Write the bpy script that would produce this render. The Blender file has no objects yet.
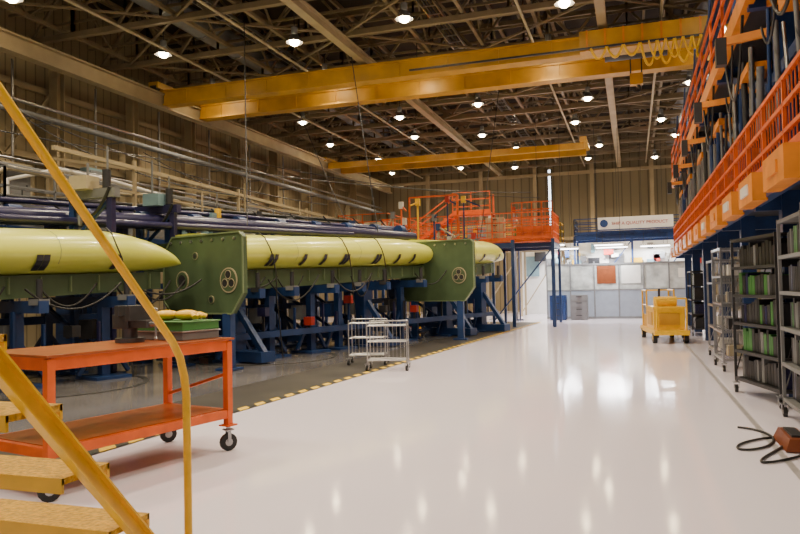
import bpy, math, random
from mathutils import Vector, Matrix
R = random.Random(7)

# ---------------------------------------------------------------- materials
def mat(name, col, rough=0.6, metal=0.0, noise=0.0, nscale=5.0, emit=None, estr=0.0, col2=None, coat=0.0, bump=0.0):
    m = bpy.data.materials.new(name); m.use_nodes = True
    nt = m.node_tree; bs = nt.nodes['Principled BSDF']
    bs.inputs['Base Color'].default_value = (*col, 1)
    bs.inputs['Roughness'].default_value = rough
    bs.inputs['Metallic'].default_value = metal
    bs.inputs['Coat Weight'].default_value = coat
    if noise > 0 or col2:
        tc = nt.nodes.new('ShaderNodeTexCoord')
        n = nt.nodes.new('ShaderNodeTexNoise'); n.inputs['Scale'].default_value = nscale
        n.inputs['Detail'].default_value = 4
        nt.links.new(tc.outputs['Object'], n.inputs['Vector'])
        cr = nt.nodes.new('ShaderNodeValToRGB')
        c2 = col2 or tuple(c * (1 - noise) for c in col)
        cr.color_ramp.elements[0].position = 0.3; cr.color_ramp.elements[1].position = 0.7
        cr.color_ramp.elements[0].color = (*c2, 1); cr.color_ramp.elements[1].color = (*col, 1)
        nt.links.new(n.outputs['Fac'], cr.inputs['Fac'])
        nt.links.new(cr.outputs['Color'], bs.inputs['Base Color'])
        if bump:
            bp = nt.nodes.new('ShaderNodeBump'); bp.inputs['Strength'].default_value = bump
            bp.inputs['Distance'].default_value = 0.02
            nt.links.new(n.outputs['Fac'], bp.inputs['Height']); nt.links.new(bp.outputs['Normal'], bs.inputs['Normal'])
    if emit:
        bs.inputs['Emission Color'].default_value = (*emit, 1)
        bs.inputs['Emission Strength'].default_value = estr
    return m

def siding(name, c1, c2, axis, width=0.35):
    m = bpy.data.materials.new(name); m.use_nodes = True
    nt = m.node_tree; bs = nt.nodes['Principled BSDF']; bs.inputs['Roughness'].default_value = 0.6
    tc = nt.nodes.new('ShaderNodeTexCoord')
    sp = nt.nodes.new('ShaderNodeSeparateXYZ'); nt.links.new(tc.outputs['Object'], sp.inputs[0])
    mu = nt.nodes.new('ShaderNodeMath'); mu.operation = 'MULTIPLY'; mu.inputs[1].default_value = 1 / width
    nt.links.new(sp.outputs[axis], mu.inputs[0])
    fr = nt.nodes.new('ShaderNodeMath'); fr.operation = 'FRACT'; nt.links.new(mu.outputs[0], fr.inputs[0])
    cr = nt.nodes.new('ShaderNodeValToRGB')
    e = cr.color_ramp.elements
    e[0].position = 0.0; e[0].color = (*c2, 1); e[1].position = 0.12; e[1].color = (*c1, 1)
    k = e.new(0.9); k.color = (*c1, 1); k = e.new(1.0); k.color = (*c2, 1)
    nt.links.new(fr.outputs[0], cr.inputs['Fac'])
    n = nt.nodes.new('ShaderNodeTexNoise'); n.inputs['Scale'].default_value = 0.5; n.inputs['Detail'].default_value = 5
    nt.links.new(tc.outputs['Object'], n.inputs['Vector'])
    mx = nt.nodes.new('ShaderNodeMixRGB'); mx.blend_type = 'MULTIPLY'; mx.inputs['Fac'].default_value = 0.35
    nt.links.new(cr.outputs['Color'], mx.inputs['Color1']); nt.links.new(n.outputs['Fac'], mx.inputs['Color2'])
    nt.links.new(mx.outputs['Color'], bs.inputs['Base Color'])
    bp = nt.nodes.new('ShaderNodeBump'); bp.inputs['Strength'].default_value = 0.5; bp.inputs['Distance'].default_value = 0.03
    nt.links.new(cr.outputs['Color'], bp.inputs['Height']); nt.links.new(bp.outputs['Normal'], bs.inputs['Normal'])
    return m

def hazard(name):
    m = bpy.data.materials.new(name); m.use_nodes = True
    nt = m.node_tree; bs = nt.nodes['Principled BSDF']; bs.inputs['Roughness'].default_value = 0.4
    tc = nt.nodes.new('ShaderNodeTexCoord')
    sp = nt.nodes.new('ShaderNodeSeparateXYZ'); nt.links.new(tc.outputs['Object'], sp.inputs[0])
    ad = nt.nodes.new('ShaderNodeMath'); ad.operation = 'ADD'
    nt.links.new(sp.outputs[0], ad.inputs[0]); nt.links.new(sp.outputs[1], ad.inputs[1])
    mu = nt.nodes.new('ShaderNodeMath'); mu.operation = 'MULTIPLY'; mu.inputs[1].default_value = 2.4
    nt.links.new(ad.outputs[0], mu.inputs[0])
    fr = nt.nodes.new('ShaderNodeMath'); fr.operation = 'FRACT'; nt.links.new(mu.outputs[0], fr.inputs[0])
    cr = nt.nodes.new('ShaderNodeValToRGB'); cr.color_ramp.interpolation = 'CONSTANT'
    cr.color_ramp.elements[0].color = (0.02, 0.02, 0.02, 1)
    cr.color_ramp.elements[1].position = 0.45; cr.color_ramp.elements[1].color = (0.85, 0.56, 0.03, 1)
    nt.links.new(fr.outputs[0], cr.inputs['Fac']); nt.links.new(cr.outputs['Color'], bs.inputs['Base Color'])
    return m

M = {}
M['floor'] = mat('epoxy_white', (0.90, 0.84, 0.96), 0.09, nscale=0.35, col2=(0.86, 0.80, 0.92))
M['floorgray'] = mat('epoxy_gray', (0.20, 0.19, 0.19), 0.10, nscale=0.6, col2=(0.10, 0.095, 0.095))
M['mat_dark'] = mat('dark_strip', (0.05, 0.045, 0.04), 0.4, nscale=1.5, col2=(0.025, 0.022, 0.02))
M['line'] = mat('floor_line_dark', (0.06, 0.06, 0.06), 0.4, noise=0.4)
M['linegray'] = mat('floor_line_gray', (0.42, 0.40, 0.41), 0.3, noise=0.3)
M['white'] = mat('white_paint', (0.7, 0.68, 0.62), 0.4, noise=0.08)
M['tape'] = hazard('hazard_tape')
M['sidingL'] = siding('siding_left', (0.36, 0.29, 0.165), (0.15, 0.115, 0.065), 1)
M['sidingB'] = siding('siding_end', (0.25, 0.205, 0.12), (0.11, 0.085, 0.05), 0, 0.5)
M['roof'] = mat('roof_deck', (0.042, 0.028, 0.017), 0.9, nscale=1.0, col2=(0.022, 0.015, 0.009))
M['truss'] = mat('truss_paint', (0.25, 0.19, 0.11), 0.6, noise=0.35, nscale=2)
M['steel_beige'] = mat('steel_beige', (0.40, 0.32, 0.19), 0.55, noise=0.25, nscale=1.5)
M['crane'] = mat('crane_yellow', (0.64, 0.34, 0.02), 0.45, noise=0.35, nscale=1.5)
M['yellow'] = mat('safety_yellow', (0.88, 0.52, 0.01), 0.3, noise=0.15, nscale=8)
M['tread'] = mat('tread_yellow', (0.80, 0.45, 0.012), 0.45, nscale=45, col2=(0.34, 0.19, 0.012), bump=0.8)
M['orange'] = mat('orange_paint', (0.74, 0.12, 0.012), 0.4, noise=0.25, nscale=6)
M['deepor'] = mat('orange_amber', (0.76, 0.25, 0.012), 0.45, noise=0.25, nscale=4)
M['blue'] = mat('jig_blue', (0.014, 0.046, 0.16), 0.4, noise=0.35, nscale=3)
M['navy'] = mat('navy_tube', (0.026, 0.025, 0.085), 0.28, noise=0.3, nscale=3)
M['lime'] = mat('primer_lime', (0.70, 0.73, 0.11), 0.30, nscale=1.2, col2=(0.62, 0.66, 0.09), coat=0.25)
M['green'] = mat('primer_green', (0.082, 0.13, 0.062), 0.45, noise=0.3, nscale=2)
M['greenlt'] = mat('primer_green_light', (0.18, 0.24, 0.12), 0.45, noise=0.2, nscale=2)
M['black'] = mat('black_rubber', (0.012, 0.012, 0.012), 0.5, noise=0.2)
M['dark'] = mat('dark_steel', (0.03, 0.03, 0.034), 0.45, noise=0.3)
M['steel'] = mat('zinc_steel', (0.45, 0.45, 0.46), 0.3, metal=0.9, noise=0.15)
M['gray'] = mat('gray_paint', (0.18, 0.185, 0.19), 0.5, noise=0.2)
M['viseiron'] = mat('vise_iron', (0.10, 0.10, 0.105), 0.35, metal=0.5, noise=0.3)
M['panelgray'] = mat('partition_gray', (0.26, 0.30, 0.36), 0.5, noise=0.1)
M['tabletop'] = mat('bench_top', (0.42, 0.095, 0.018), 0.3, noise=0.45, nscale=5)
M['board'] = mat('brown_board', (0.22, 0.055, 0.015), 0.4, noise=0.3, nscale=5)
M['boxgreen'] = mat('bin_green', (0.06, 0.22, 0.05), 0.4, noise=0.2)
M['cream'] = mat('cream_paint', (0.45, 0.38, 0.24), 0.5, noise=0.15)
M['red'] = mat('red_paint', (0.42, 0.03, 0.015), 0.4, noise=0.1)
M['paleblue'] = mat('paleblue_plastic', (0.20, 0.32, 0.36), 0.3, noise=0.2)
M['lampglow'] = mat('lamp_glow', (1, 0.9, 0.7), 0.5, emit=(1.0, 0.80, 0.48), estr=80)
M['tubeglow'] = mat('tube_glow', (1, 1, 1), 0.5, emit=(0.97, 0.98, 1.0), estr=12)
M['dayglow'] = mat('daylight_glass', (1, 1, 1), 0.3, emit=(0.85, 0.92, 1.0), estr=6)
M['officewall'] = mat('office_wall', (0.78, 0.77, 0.72), 0.6, noise=0.1)
M['glass'] = mat('window_pane', (0.55, 0.58, 0.56), 0.08, noise=0.5, nscale=2.5)

# ---------------------------------------------------------------- mesh builder
class B:
    def __init__(s, name): s.n = name; s.v = []; s.f = []; s.mi = []; s.sm = []; s.mats = []
    def m(s, k):
        if k not in s.mats: s.mats.append(k)
        return s.mats.index(k)
    def add(s, vs, fs, k, smooth=False):
        o = len(s.v); i = s.m(k)
        s.v += [tuple(v) for v in vs]
        for f in fs: s.f.append([o + a for a in f]); s.mi.append(i); s.sm.append(smooth)
    def frame(s, p1, p2, up=(0, 0, 1)):
        p1 = Vector(p1); p2 = Vector(p2); a = (p2 - p1).normalized(); u = Vector(up)
        if abs(a.dot(u)) > 0.98: u = Vector((0, 1, 0)) if abs(a.y) < 0.9 else Vector((1, 0, 0))
        x = a.cross(u).normalized(); y = x.cross(a).normalized()
        return p1, p2, a, x, y
    def beam(s, p1, p2, w, h, k, up=(0, 0, 1)):
        p1, p2, a, x, y = s.frame(p1, p2, up)
        vs = []
        for p in (p1, p2):
            for sx, sy in ((-1, -1), (1, -1), (1, 1), (-1, 1)): vs.append(p + x * sx * w / 2 + y * sy * h / 2)
        s.add(vs, [(0, 3, 2, 1), (4, 5, 6, 7), (0, 1, 5, 4), (1, 2, 6, 5), (2, 3, 7, 6), (3, 0, 4, 7)], k)
    def ibeam(s, p1, p2, w, h, k, t=0.03):
        P1, P2, a, x, y = s.frame(p1, p2)
        s.beam(P1 + y * (h / 2 - t / 2), P2 + y * (h / 2 - t / 2), w, t, k)
        s.beam(P1 - y * (h / 2 - t / 2), P2 - y * (h / 2 - t / 2), w, t, k)
        s.beam(P1, P2, t, h - 2 * t, k)
    def box(s, c, d, k, rz=0.0):
        c = Vector(c); ca, sa = math.cos(rz), math.sin(rz)
        vs = []
        for z in (-1, 1):
            for sx, sy in ((-1, -1), (1, -1), (1, 1), (-1, 1)):
                lx, ly = sx * d[0] / 2, sy * d[1] / 2
                vs.append((c.x + lx * ca - ly * sa, c.y + lx * sa + ly * ca, c.z + z * d[2] / 2))
        s.add(vs, [(0, 3, 2, 1), (4, 5, 6, 7), (0, 1, 5, 4), (1, 2, 6, 5), (2, 3, 7, 6), (3, 0, 4, 7)], k)
    def cyl(s, p1, p2, r, k, seg=10, r2=None, caps=True):
        p1, p2, a, x, y = s.frame(p1, p2)
        r2 = r if r2 is None else r2
        vs = []
        for p, rr in ((p1, r), (p2, r2)):
            for i in range(seg):
                t = 2 * math.pi * i / seg; vs.append(p + x * math.cos(t) * rr + y * math.sin(t) * rr)
        s.add(vs, [(i, (i + 1) % seg, seg + (i + 1) % seg, seg + i) for i in range(seg)], k, True)
        if caps: s.add(vs, [list(range(seg))[::-1], list(range(seg, 2 * seg))], k)
    def tube(s, pts, r, k, seg=8):
        pts = [Vector(p) for p in pts]; vs = []; n = len(pts)
        ref = None
        for i, p in enumerate(pts):
            a = (pts[min(i + 1, n - 1)] - pts[max(i - 1, 0)]).normalized()
            if ref is None:
                ref = Vector((0, 0, 1)) if abs(a.z) < 0.9 else Vector((1, 0, 0))
            x = a.cross(ref).normalized(); y = x.cross(a).normalized(); ref = y
            for j in range(seg):
                t = 2 * math.pi * j / seg; vs.append(p + x * math.cos(t) * r + y * math.sin(t) * r)
        fs = [(i * seg + j, i * seg + (j + 1) % seg, (i + 1) * seg + (j + 1) % seg, (i + 1) * seg + j) for i in range(n - 1) for j in range(seg)]
        s.add(vs, fs, k, True)
        s.add(vs[:seg] + vs[-seg:], [list(range(seg))[::-1], list(range(seg, 2 * seg))], k)
    def sphere(s, c, r, k, sx=1, sy=1, sz=1, seg=12, rings=8):
        c = Vector(c); vs = []; fs = []
        for i in range(rings + 1):
            ph = math.pi * i / rings
            for j in range(seg):
                t = 2 * math.pi * j / seg
                vs.append((c.x + r * sx * math.sin(ph) * math.cos(t), c.y + r * sy * math.sin(ph) * math.sin(t), c.z + r * sz * math.cos(ph)))
        for i in range(rings):
            for j in range(seg):
                fs.append((i * seg + j, (i + 1) * seg + j, (i + 1) * seg + (j + 1) % seg, i * seg + (j + 1) % seg))
        s.add(vs, fs, k, True)
    def build(s, parent=None, bevel=0):
        me = bpy.data.meshes.new(s.n); me.from_pydata(s.v, [], s.f); 
        for k in s.mats: me.materials.append(M[k])
        me.polygons.foreach_set('material_index', s.mi); me.polygons.foreach_set('use_smooth', s.sm)
        me.update()
        o = bpy.data.objects.new(s.n, me); bpy.context.collection.objects.link(o)
        if parent: o.parent = parent
        if bevel:
            md = o.modifiers.new('bev', 'BEVEL'); md.width = bevel; md.segments = 2; md.limit_method = 'ANGLE'
        return o

def V(*a): return Vector(a)
def railing(b, p1, p2, h=1.05, k='orange', step=1.2, bars=2, r=0.02, mesh=False, toe=True):
    p1 = V(*p1); p2 = V(*p2); L = (p2 - p1).length; n = max(1, round(L / step))
    for i in range(n + 1):
        p = p1.lerp(p2, i / n); b.beam(p, p + V(0, 0, h), r * 2, r * 2, k)
    for j in range(bars + 1):
        z = h * (j + 1) / (bars + 1); b.beam(p1 + V(0, 0, z), p2 + V(0, 0, z), r * 2, r * 2, k)
    if toe: b.beam(p1 + V(0, 0, .07), p2 + V(0, 0, .07), 0.02, 0.14, k)
    if mesh:
        n = int(L / 0.16)
        for i in range(n): 
            p = p1.lerp(p2, (i + .5) / n); b.beam(p + V(0, 0, .1), p + V(0, 0, h), 0.012, 0.012, k)
def sag(p1, p2, s, n=14):
    p1 = V(*p1); p2 = V(*p2)
    return [p1.lerp(p2, i / n) - V(0, 0, s * 4 * (i / n) * (1 - i / n)) for i in range(n + 1)]
def caster(b, x, y, r=0.06, z=0.0, k='steel', rz=0.0):
    d = V(math.cos(rz), math.sin(rz), 0)
    b.cyl(V(x, y, r) - d * .02, V(x, y, r) + d * .02, r, 'black', 14)
    b.cyl(V(x, y, r) - d * .022, V(x, y, r) + d * .022, r * .45, k, 10)
    for sgn in (-1, 1): b.beam(V(x, y, r) + d * .032 * sgn, V(x, y, 2 * r + .03) + d * .032 * sgn, .035, .006, k, up=d)
    b.box((x, y, 2 * r + .035), (.09, .09, .012), k, rz)
    b.cyl((x, y, 2 * r + .04), (x, y, max(z, 2 * r + .07)), .02, k, 8)

XL, XR, YB, YN = -16.6, 9.0, 44.0, -5.0
ZC, ZR = 8.9, 10.9
# ---------------------------------------------------------------- shell
b = B('floor'); b.box(((XL + XR) / 2, (YB + YN) / 2, -.1), (XR - XL, YB - YN, .2), 'floor'); b.build()
b = B('floor_gray_area')
b.add([(-16.4, YN + .2, .004), (-6.45, YN + .2, .004), (-5.4, 14, .004), (-4.9, 30.5, .004), (-16.4, 30.5, .004)], [(0, 1, 2, 3, 4)], 'floorgray')
b.build()
def tapeX(y): return -5.35 + (y) * (1.45 / 28.0)
b = B('floor_dark_strip')
b.add([(tapeX(0) - 1.35, 0, .008), (tapeX(0) - .05, 0, .008), (tapeX(30) - .05, 30, .008), (tapeX(30) - 1.2, 30, .008)], [(0, 1, 2, 3)], 'mat_dark'); b.build()
b = B('floor_hazard_tape')
b.add([(tapeX(0) - .06, 0, .012), (tapeX(0) + .07, 0, .012), (tapeX(30) + .07, 30, .012), (tapeX(30) - .06, 30, .012)], [(0, 1, 2, 3)], 'tape'); b.build()
b = B('floor_marking_line')
b.add([(1.18, 4, .005), (1.24, 4, .005), (1.24, 31, .005), (1.18, 31, .005)], [(0, 1, 2, 3)], 'linegray'); b.build()
b = B('floor_turntable_ring')
for cx, cy, rr in ((-8.2, 14.5, 1.6), (-7.2, 19, 1.5), (-9.5, 9.5, 1.5)):
    n = 48; vs = []
    for i in range(n):
        t = 2 * math.pi * i / n
        vs += [(cx + rr * math.cos(t), cy + rr * math.sin(t), .009), (cx + (rr + .1) * math.cos(t), cy + (rr + .1) * math.sin(t), .009)]
    b.add(vs, [(2 * i, 2 * i + 1, (2 * i + 3) % (2 * n), (2 * i + 2) % (2 * n)) for i in range(n)], 'line')
b.build()
b = B('wall_left'); b.box((XL - .1, (YB + YN) / 2, ZR / 2), (.2, YB - YN, ZR), 'sidingL')
b.build()
b = B('wall_right'); b.box((XR + .1, (YB + YN) / 2, ZR / 2), (.2, YB - YN, ZR), 'sidingL'); b.build()
b = B('wall_back'); b.box(((XL + XR) / 2, YB + .1, ZR / 2), (XR - XL, .2, ZR), 'sidingB'); b.build()
b = B('ceiling'); b.box(((XL + XR) / 2, (YB + YN) / 2, ZR + .1), (XR - XL, YB - YN, .2), 'roof')
b.build()
b = B('window_1'); b.box((-4.75, YB - .03, 6.7), (.14, .05, 4.0), 'dayglow')
b.box((-4.86, YB - .05, 6.7), (.08, .1, 4.1), 'dark'); b.box((-4.64, YB - .05, 6.7), (.08, .1, 4.1), 'dark'); b.build()
b = B('trim_1')
for y in (6, 9.7, 13, 16.4, 19.7, 23, 26.3, 29.6, 33, 36.3, 39.6):
    b.ibeam((XL + .5, y, 0), (XL + .5, y, ZC), .3, .3, 'steel_beige')
for z in (3.2, 5.6, 7.6):
    b.beam((XL + .15, YN, z), (XL + .15, YB, z), .1, .18, 'steel_beige')
for y0, y1 in ((13, 16.4), (26.3, 29.6), (36.3, 39.6)):
    b.beam((XL + .35, y0, 3.2), (XL + .35, y1, 7.6), .06, .1, 'steel_beige')
    b.beam((XL + .35, y1, 3.2), (XL + .35, y0, 7.6), .06, .1, 'steel_beige')
b.build()
b = B('trim_2')
for x in (-12.5, -9, -5.6, -2.2, 1.2, 4.6):
    b.ibeam((x, YB - .35, 0), (x, YB - .35, ZC), .22, .25, 'steel_beige')
for z in (4.4, 8.4): b.beam((XL, YB - .15, z), (XR, YB - .15, z), .1, .2, 'steel_beige')
b.build()

# ---------------------------------------------------------------- roof trusses
b = B('roof_truss')
def truss(p1, p2, depth, pitch, wc, wd, k='truss', flat=True):
    p1 = V(*p1); p2 = V(*p2); D = V(0, 0, depth)
    b.beam(p1, p2, wc, wc, k); b.beam(p1 + D, p2 + D, wc, wc, k)
    n = max(2, int((p2 - p1).length / pitch))
    for i in range(n):
        a = p1.lerp(p2, i / n); c = p1.lerp(p2, (i + 1) / n)
        if i % 2: a, c = c, a
        b.beam(a, c + D, wd, wd, k)
        b.beam(c, c + D, wd * .8, wd * .8, k)
y = 2.0
while y < YB - .5:
    truss((XL + .2, y, ZC), (XR, y, ZC), 1.75, 1.45, .15, .07); y += 2.75
for x in (-15.2, -13.4, -11.5, -9.6, -5.9, -4.2, -2.4, 1.2, 3.0, 6.0):
    truss((x, YN, ZC + .15), (x, YB - .2, ZC + .15), 1.55, 1.6, .1, .055)
x = XL + 1
while x < XR:
    b.beam((x, YN, ZR - .12), (x, YB, ZR - .12), .08, .16, 'truss'); x += 1.35
y = 0.0
while y < YB:
    b.beam((XL + .2, y, ZC + .5), (XR, y, ZC + .5), .05, .07, 'truss'); y += 1.0
y = 2.0; i = 0
while y < YB - 5:
    for x0, x1 in ((-15.2, -11.5), (-11.5, -7.7), (-7.7, -4.2), (-4.2, -.6), (-.6, 3.0)):
        i += 1
        if i % 2: b.beam((x0, y, ZC + .02), (x1, y + 2.75, ZC + .02), .07, .05, 'truss')
        else: b.beam((x1, y, ZC + .02), (x0, y + 2.75, ZC + .02), .07, .05, 'truss')
    y += 2.75
b.build()
b = B('steel_girder')
for x in (-7.7, -.6): b.ibeam((x, YN, ZC - .26), (x, YB - .5, ZC - .26), .24, .3, 'steel_beige', .04)
b.build()
b = B('sprinkler_pipe')
for x, z in ((-12.8, 8.68), (-9.9, 8.7), (-2.6, 8.72), (.9, 8.7)):
    b.cyl((x, YN, z), (x, YB - .5, z), .04, 'cream', 8)
b.build()
b = B('ventilation_duct')
b.cyl((-12.2, YN, 9.6), (-12.2, YB - 1, 9.6), .36, 'gray', 20)
y = YN + 1
while y < YB - 1: b.cyl((-12.2, y, 9.6), (-12.2, y + .06, 9.6), .39, 'steel', 20); y += 2.0
b.cyl((2.3, YN, 9.7), (2.3, YB - 1, 9.7), .3, 'gray', 18)
b.build()
b = B('cable_tray')
for x in (-10.7, -5.1):
    for d in (-.2, .2): b.beam((x + d, YN, 9.3), (x + d, YB - 1, 9.3), .03, .1, 'steel')
    y = YN + .5
    while y < YB - 1: b.beam((x - .2, y, 9.27), (x + .2, y, 9.27), .03, .03, 'steel'); y += .6
    for d in (-.1, 0, .1): b.cyl((x + d, YN, 9.31), (x + d, YB - 1, 9.31), .03, 'black', 6)
b.build()

# ---------------------------------------------------------------- crane
b = B('bridge_crane')
RX0, RX1 = -15.0, 5.6
CY = 1.6
G1, G2 = 18.4 + CY, 20.5 + CY
for x in (RX0, RX1):
    b.ibeam((x, YN, 8.05), (x, YB - .6, 8.05), .3, .5, 'steel_beige', .05)
for y0, zz in ((G1, 8.15), (G2, 8.15)):
    b.beam((RX0 + .1, y0, zz), (RX1, y0, zz), .34, .42, 'crane')
    b.beam((RX0 + .1, y0, zz + .23), (RX1, y0, zz + .23), .46, .05, 'crane')
    b.beam((RX0 + .1, y0, zz - .23), (RX1, y0, zz - .23), .46, .05, 'crane')
    x = RX0 + 1
    while x < RX1: b.box((x, y0 - .19, zz), (.04, .04, .4), 'crane'); x += 1.5
for x in (RX0, RX1):
    b.beam((x, G1 - .6, 8.5), (x, G2 + .6, 8.5), .36, .2, 'crane')
    for y in (G1 - .5, G2 + .5): b.cyl((x - .12, y, 8.42), (x + .12, y, 8.42), .12, 'dark', 14)
gm = (G1 + G2) / 2
b.box((.3, gm, 8.45), (2.6, 2.7, .1), 'crane'); b.box((.3, gm, 8.55), (1.2, 1.1, .12), 'crane')
b.box((.4, G1 - .5, 8.1), (3.2, .35, .55), 'crane')
for q in range(7): b.box((-1.0 + q * .47, G1 - .69, 8.1), (.05, .05, .55), 'deepor')
b.cyl((-.6, gm, 8.2), (1.1, gm, 8.2), .2, 'dark', 16)
for x in (.1, .4): b.cyl((x, gm, 8.2), (x, gm, 7.5), .02, 'dark', 6)
b.box((.25, gm, 7.4), (.35, .22, .32), 'crane')
b.tube([V(.25 + .1 * math.cos(t), gm, 7.15 + .1 * math.sin(t)) for t in [math.pi / 2 - i * .4 for i in range(12)]], .03, 'dark')
x = -.9; i = 0
while x < 3.6:
    b.tube(sag((x, G1 - .75, 7.86), (x + .4, G1 - .75, 7.86), .62 if x > .3 else .3, 12), .035, 'yellow', 6)
    if x > .3: b.tube(sag((x + .2, G1 - .82, 7.86), (x + .6, G1 - .82, 7.86), .5, 12), .025, 'yellow', 6)
    x += .42
b.beam((-6, G1 - .74, 7.88), (RX1, G1 - .74, 7.88), .05, .05, 'dark')
b.build()
b = B('bridge_crane')
for y0 in (33.4, 35.1):
    b.beam((RX0 + .1, y0, 8.0), (-2.0, y0, 8.0), .25, .28, 'crane')
b.beam((RX0, 32.9, 8.3), (RX0, 35.5, 8.3), .3, .2, 'crane'); b.beam((-2, 32.9, 8.24), (-2, 35.5, 8.24), .3, .2, 'crane')
b.build()

# ---------------------------------------------------------------- lamps
lx = (-13.6, -9.3, -6.1, -2.0, 1.5, 4.7)
ly = [3.5 + 4.6 * i for i in range(9)]
ly[4] = 21.05
for j, y in enumerate(ly):
    for i, x in enumerate(lx):
        xx = x + (.6 if j % 2 else -.2); z = 8.4 + .2 * ((i + j) % 2)
        if i == 0: z = 8.6
        if j == 4 and i == 4: xx = 2.6
        b = B('high_bay_lamp')
        b.cyl((xx, y, z + .38), (xx, y, ZC + .5), .015, 'dark', 6)
        b.cyl((xx, y, z + .2), (xx, y, z + .42), .09, 'gray', 12)
        b.cyl((xx, y, z), (xx, y, z + .22), .24, 'steel', 18, r2=.1, caps=False)
        b.sphere((xx, y, z + .02), .14, 'lampglow', sz=.8)
        o = b.build()
        ld = bpy.data.lights.new('lamp_light', 'SPOT'); ld.energy = 720; ld.spot_size = math.radians(130); ld.spot_blend = .7
        ld.color = (1.0, .83, .60); ld.shadow_soft_size = .2
        lo = bpy.data.objects.new('light', ld); lo.location = (xx, y, z - .16); bpy.context.collection.objects.link(lo); lo.parent = o

# ---------------------------------------------------------------- wing assemblies
A0 = V(-9.45, 8.45, 2.65); B0 = V(-4.2, 25.0, 3.15)
U = (B0 - A0); WL = U.length; U.normalize(); UH = V(U.x, U.y, 0).normalized(); N = V(UH.y, -UH.x, 0)
def W(t, n, z): return A0 + U * (t * WL) + N * n + V(0, 0, z)
prof = [(-1.5, .04), (-1.0, .05), (-.62, .03), (-.36, -.03), (-.18, -.11), (-.06, -.22), (0, -.36), (-.02, -.49), (-.1, -.60), (-.24, -.69), (-.45, -.75), (-.8, -.78)]
def wing_seg(t0, t1, tip, slots):
    b = B('wing_leading_edge')
    n = 30; vs = []; P = len(prof)
    for i in range(n + 1):
        f = (i / n); f = 1 - (1 - f) ** 1.5
        t = t0 + (t1 - t0) * f
        d = (t1 - t) * WL
        s = 1.0
        if tip and d < tip: q = 1 - d / tip; s = max(.06, (1 - q ** 2.0) ** .62)
        for (a, z) in prof:
            vs.append(W(t, -.25 + (a + .25) * (s if a > -1 else s * .9 + .1), -.63 + (z + .63) * s))
    b.add(vs, [(i * P + j, (i + 1) * P + j, (i + 1) * P + j + 1, i * P + j + 1) for i in range(n) for j in range(P - 1)], 'lime', True)
    b.add(vs[:P] , [list(range(P))], 'lime'); b.add(vs[-P:], [list(range(P))[::-1]], 'green')
    for t in slots:
        pts = [W(t, .0, -.44), W(t, -.03, -.54), W(t, -.10, -.615), W(t, -.24, -.70)]
        w = U * .055; vv = []
        for p in pts: vv += [p - w + N * .012 - V(0, 0, .004), p + w + N * .012 - V(0, 0, .004)]
        b.add(vv, [(2 * i, 2 * i + 1, 2 * i + 3, 2 * i + 2) for i in range(3)], 'dark')
    m = int((t1 - t0) * WL / 2.1)
    for i in range(1, m):
        t = t0 + (t1 - t0) * i / m
        if (t1 - t) * WL < (tip or 0): continue
        vv = []
        for (a, z) in prof[1:10]: vv += [W(t, a + .004, z + .004), W(t + .0006, a + .004, z + .004)]
        b.add(vv, [(2 * i, 2 * i + 1, 2 * i + 3, 2 * i + 2) for i in range(8)], 'greenlt')
    e = t1 - (.02 if tip else 0)
    for (n0, n1, z0, z1, kk) in ((-1.4, -.42, -1.25, -.77, 'green'), (-3.4, -1.45, -.75, -.12, 'green')):
        q = [W(t0, n0, z0), W(t0, n1, z0), W(t0, n1, z1), W(t0, n0, z1), W(e, n0, z0 + .15), W(e, n1, z0 + .15), W(e, n1, z1), W(e, n0, z1)]
        b.add(q, [(0, 3, 2, 1), (4, 5, 6, 7), (0, 1, 5, 4), (1, 2, 6, 5), (2, 3, 7, 6), (3, 0, 4, 7)], kk)
    m = int((t1 - t0) * WL / .55)
    for i in range(m):
        t = t0 + (e - t0) * (i + .5) / m
        b.beam(W(t, -.40, -1.08), W(t, -.40, -.80), .04, .03, 'greenlt')
    return b.build()
def T(px):
    k = (px - 400) / 700; return (6.3 + k * 11) / (10.2 - k * 14)
wing_seg(-.24, T(188), 1.7, [T(40), T(47), -.03, T(118)])
wing_seg(.25, T(455), 2.6, [T(272), T(277), T(306), T(326), T(346), T(349), T(378), T(381), T(400), T(415)])
wing_seg(.735, 1.0, .8, [T(485), T(500)])

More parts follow.
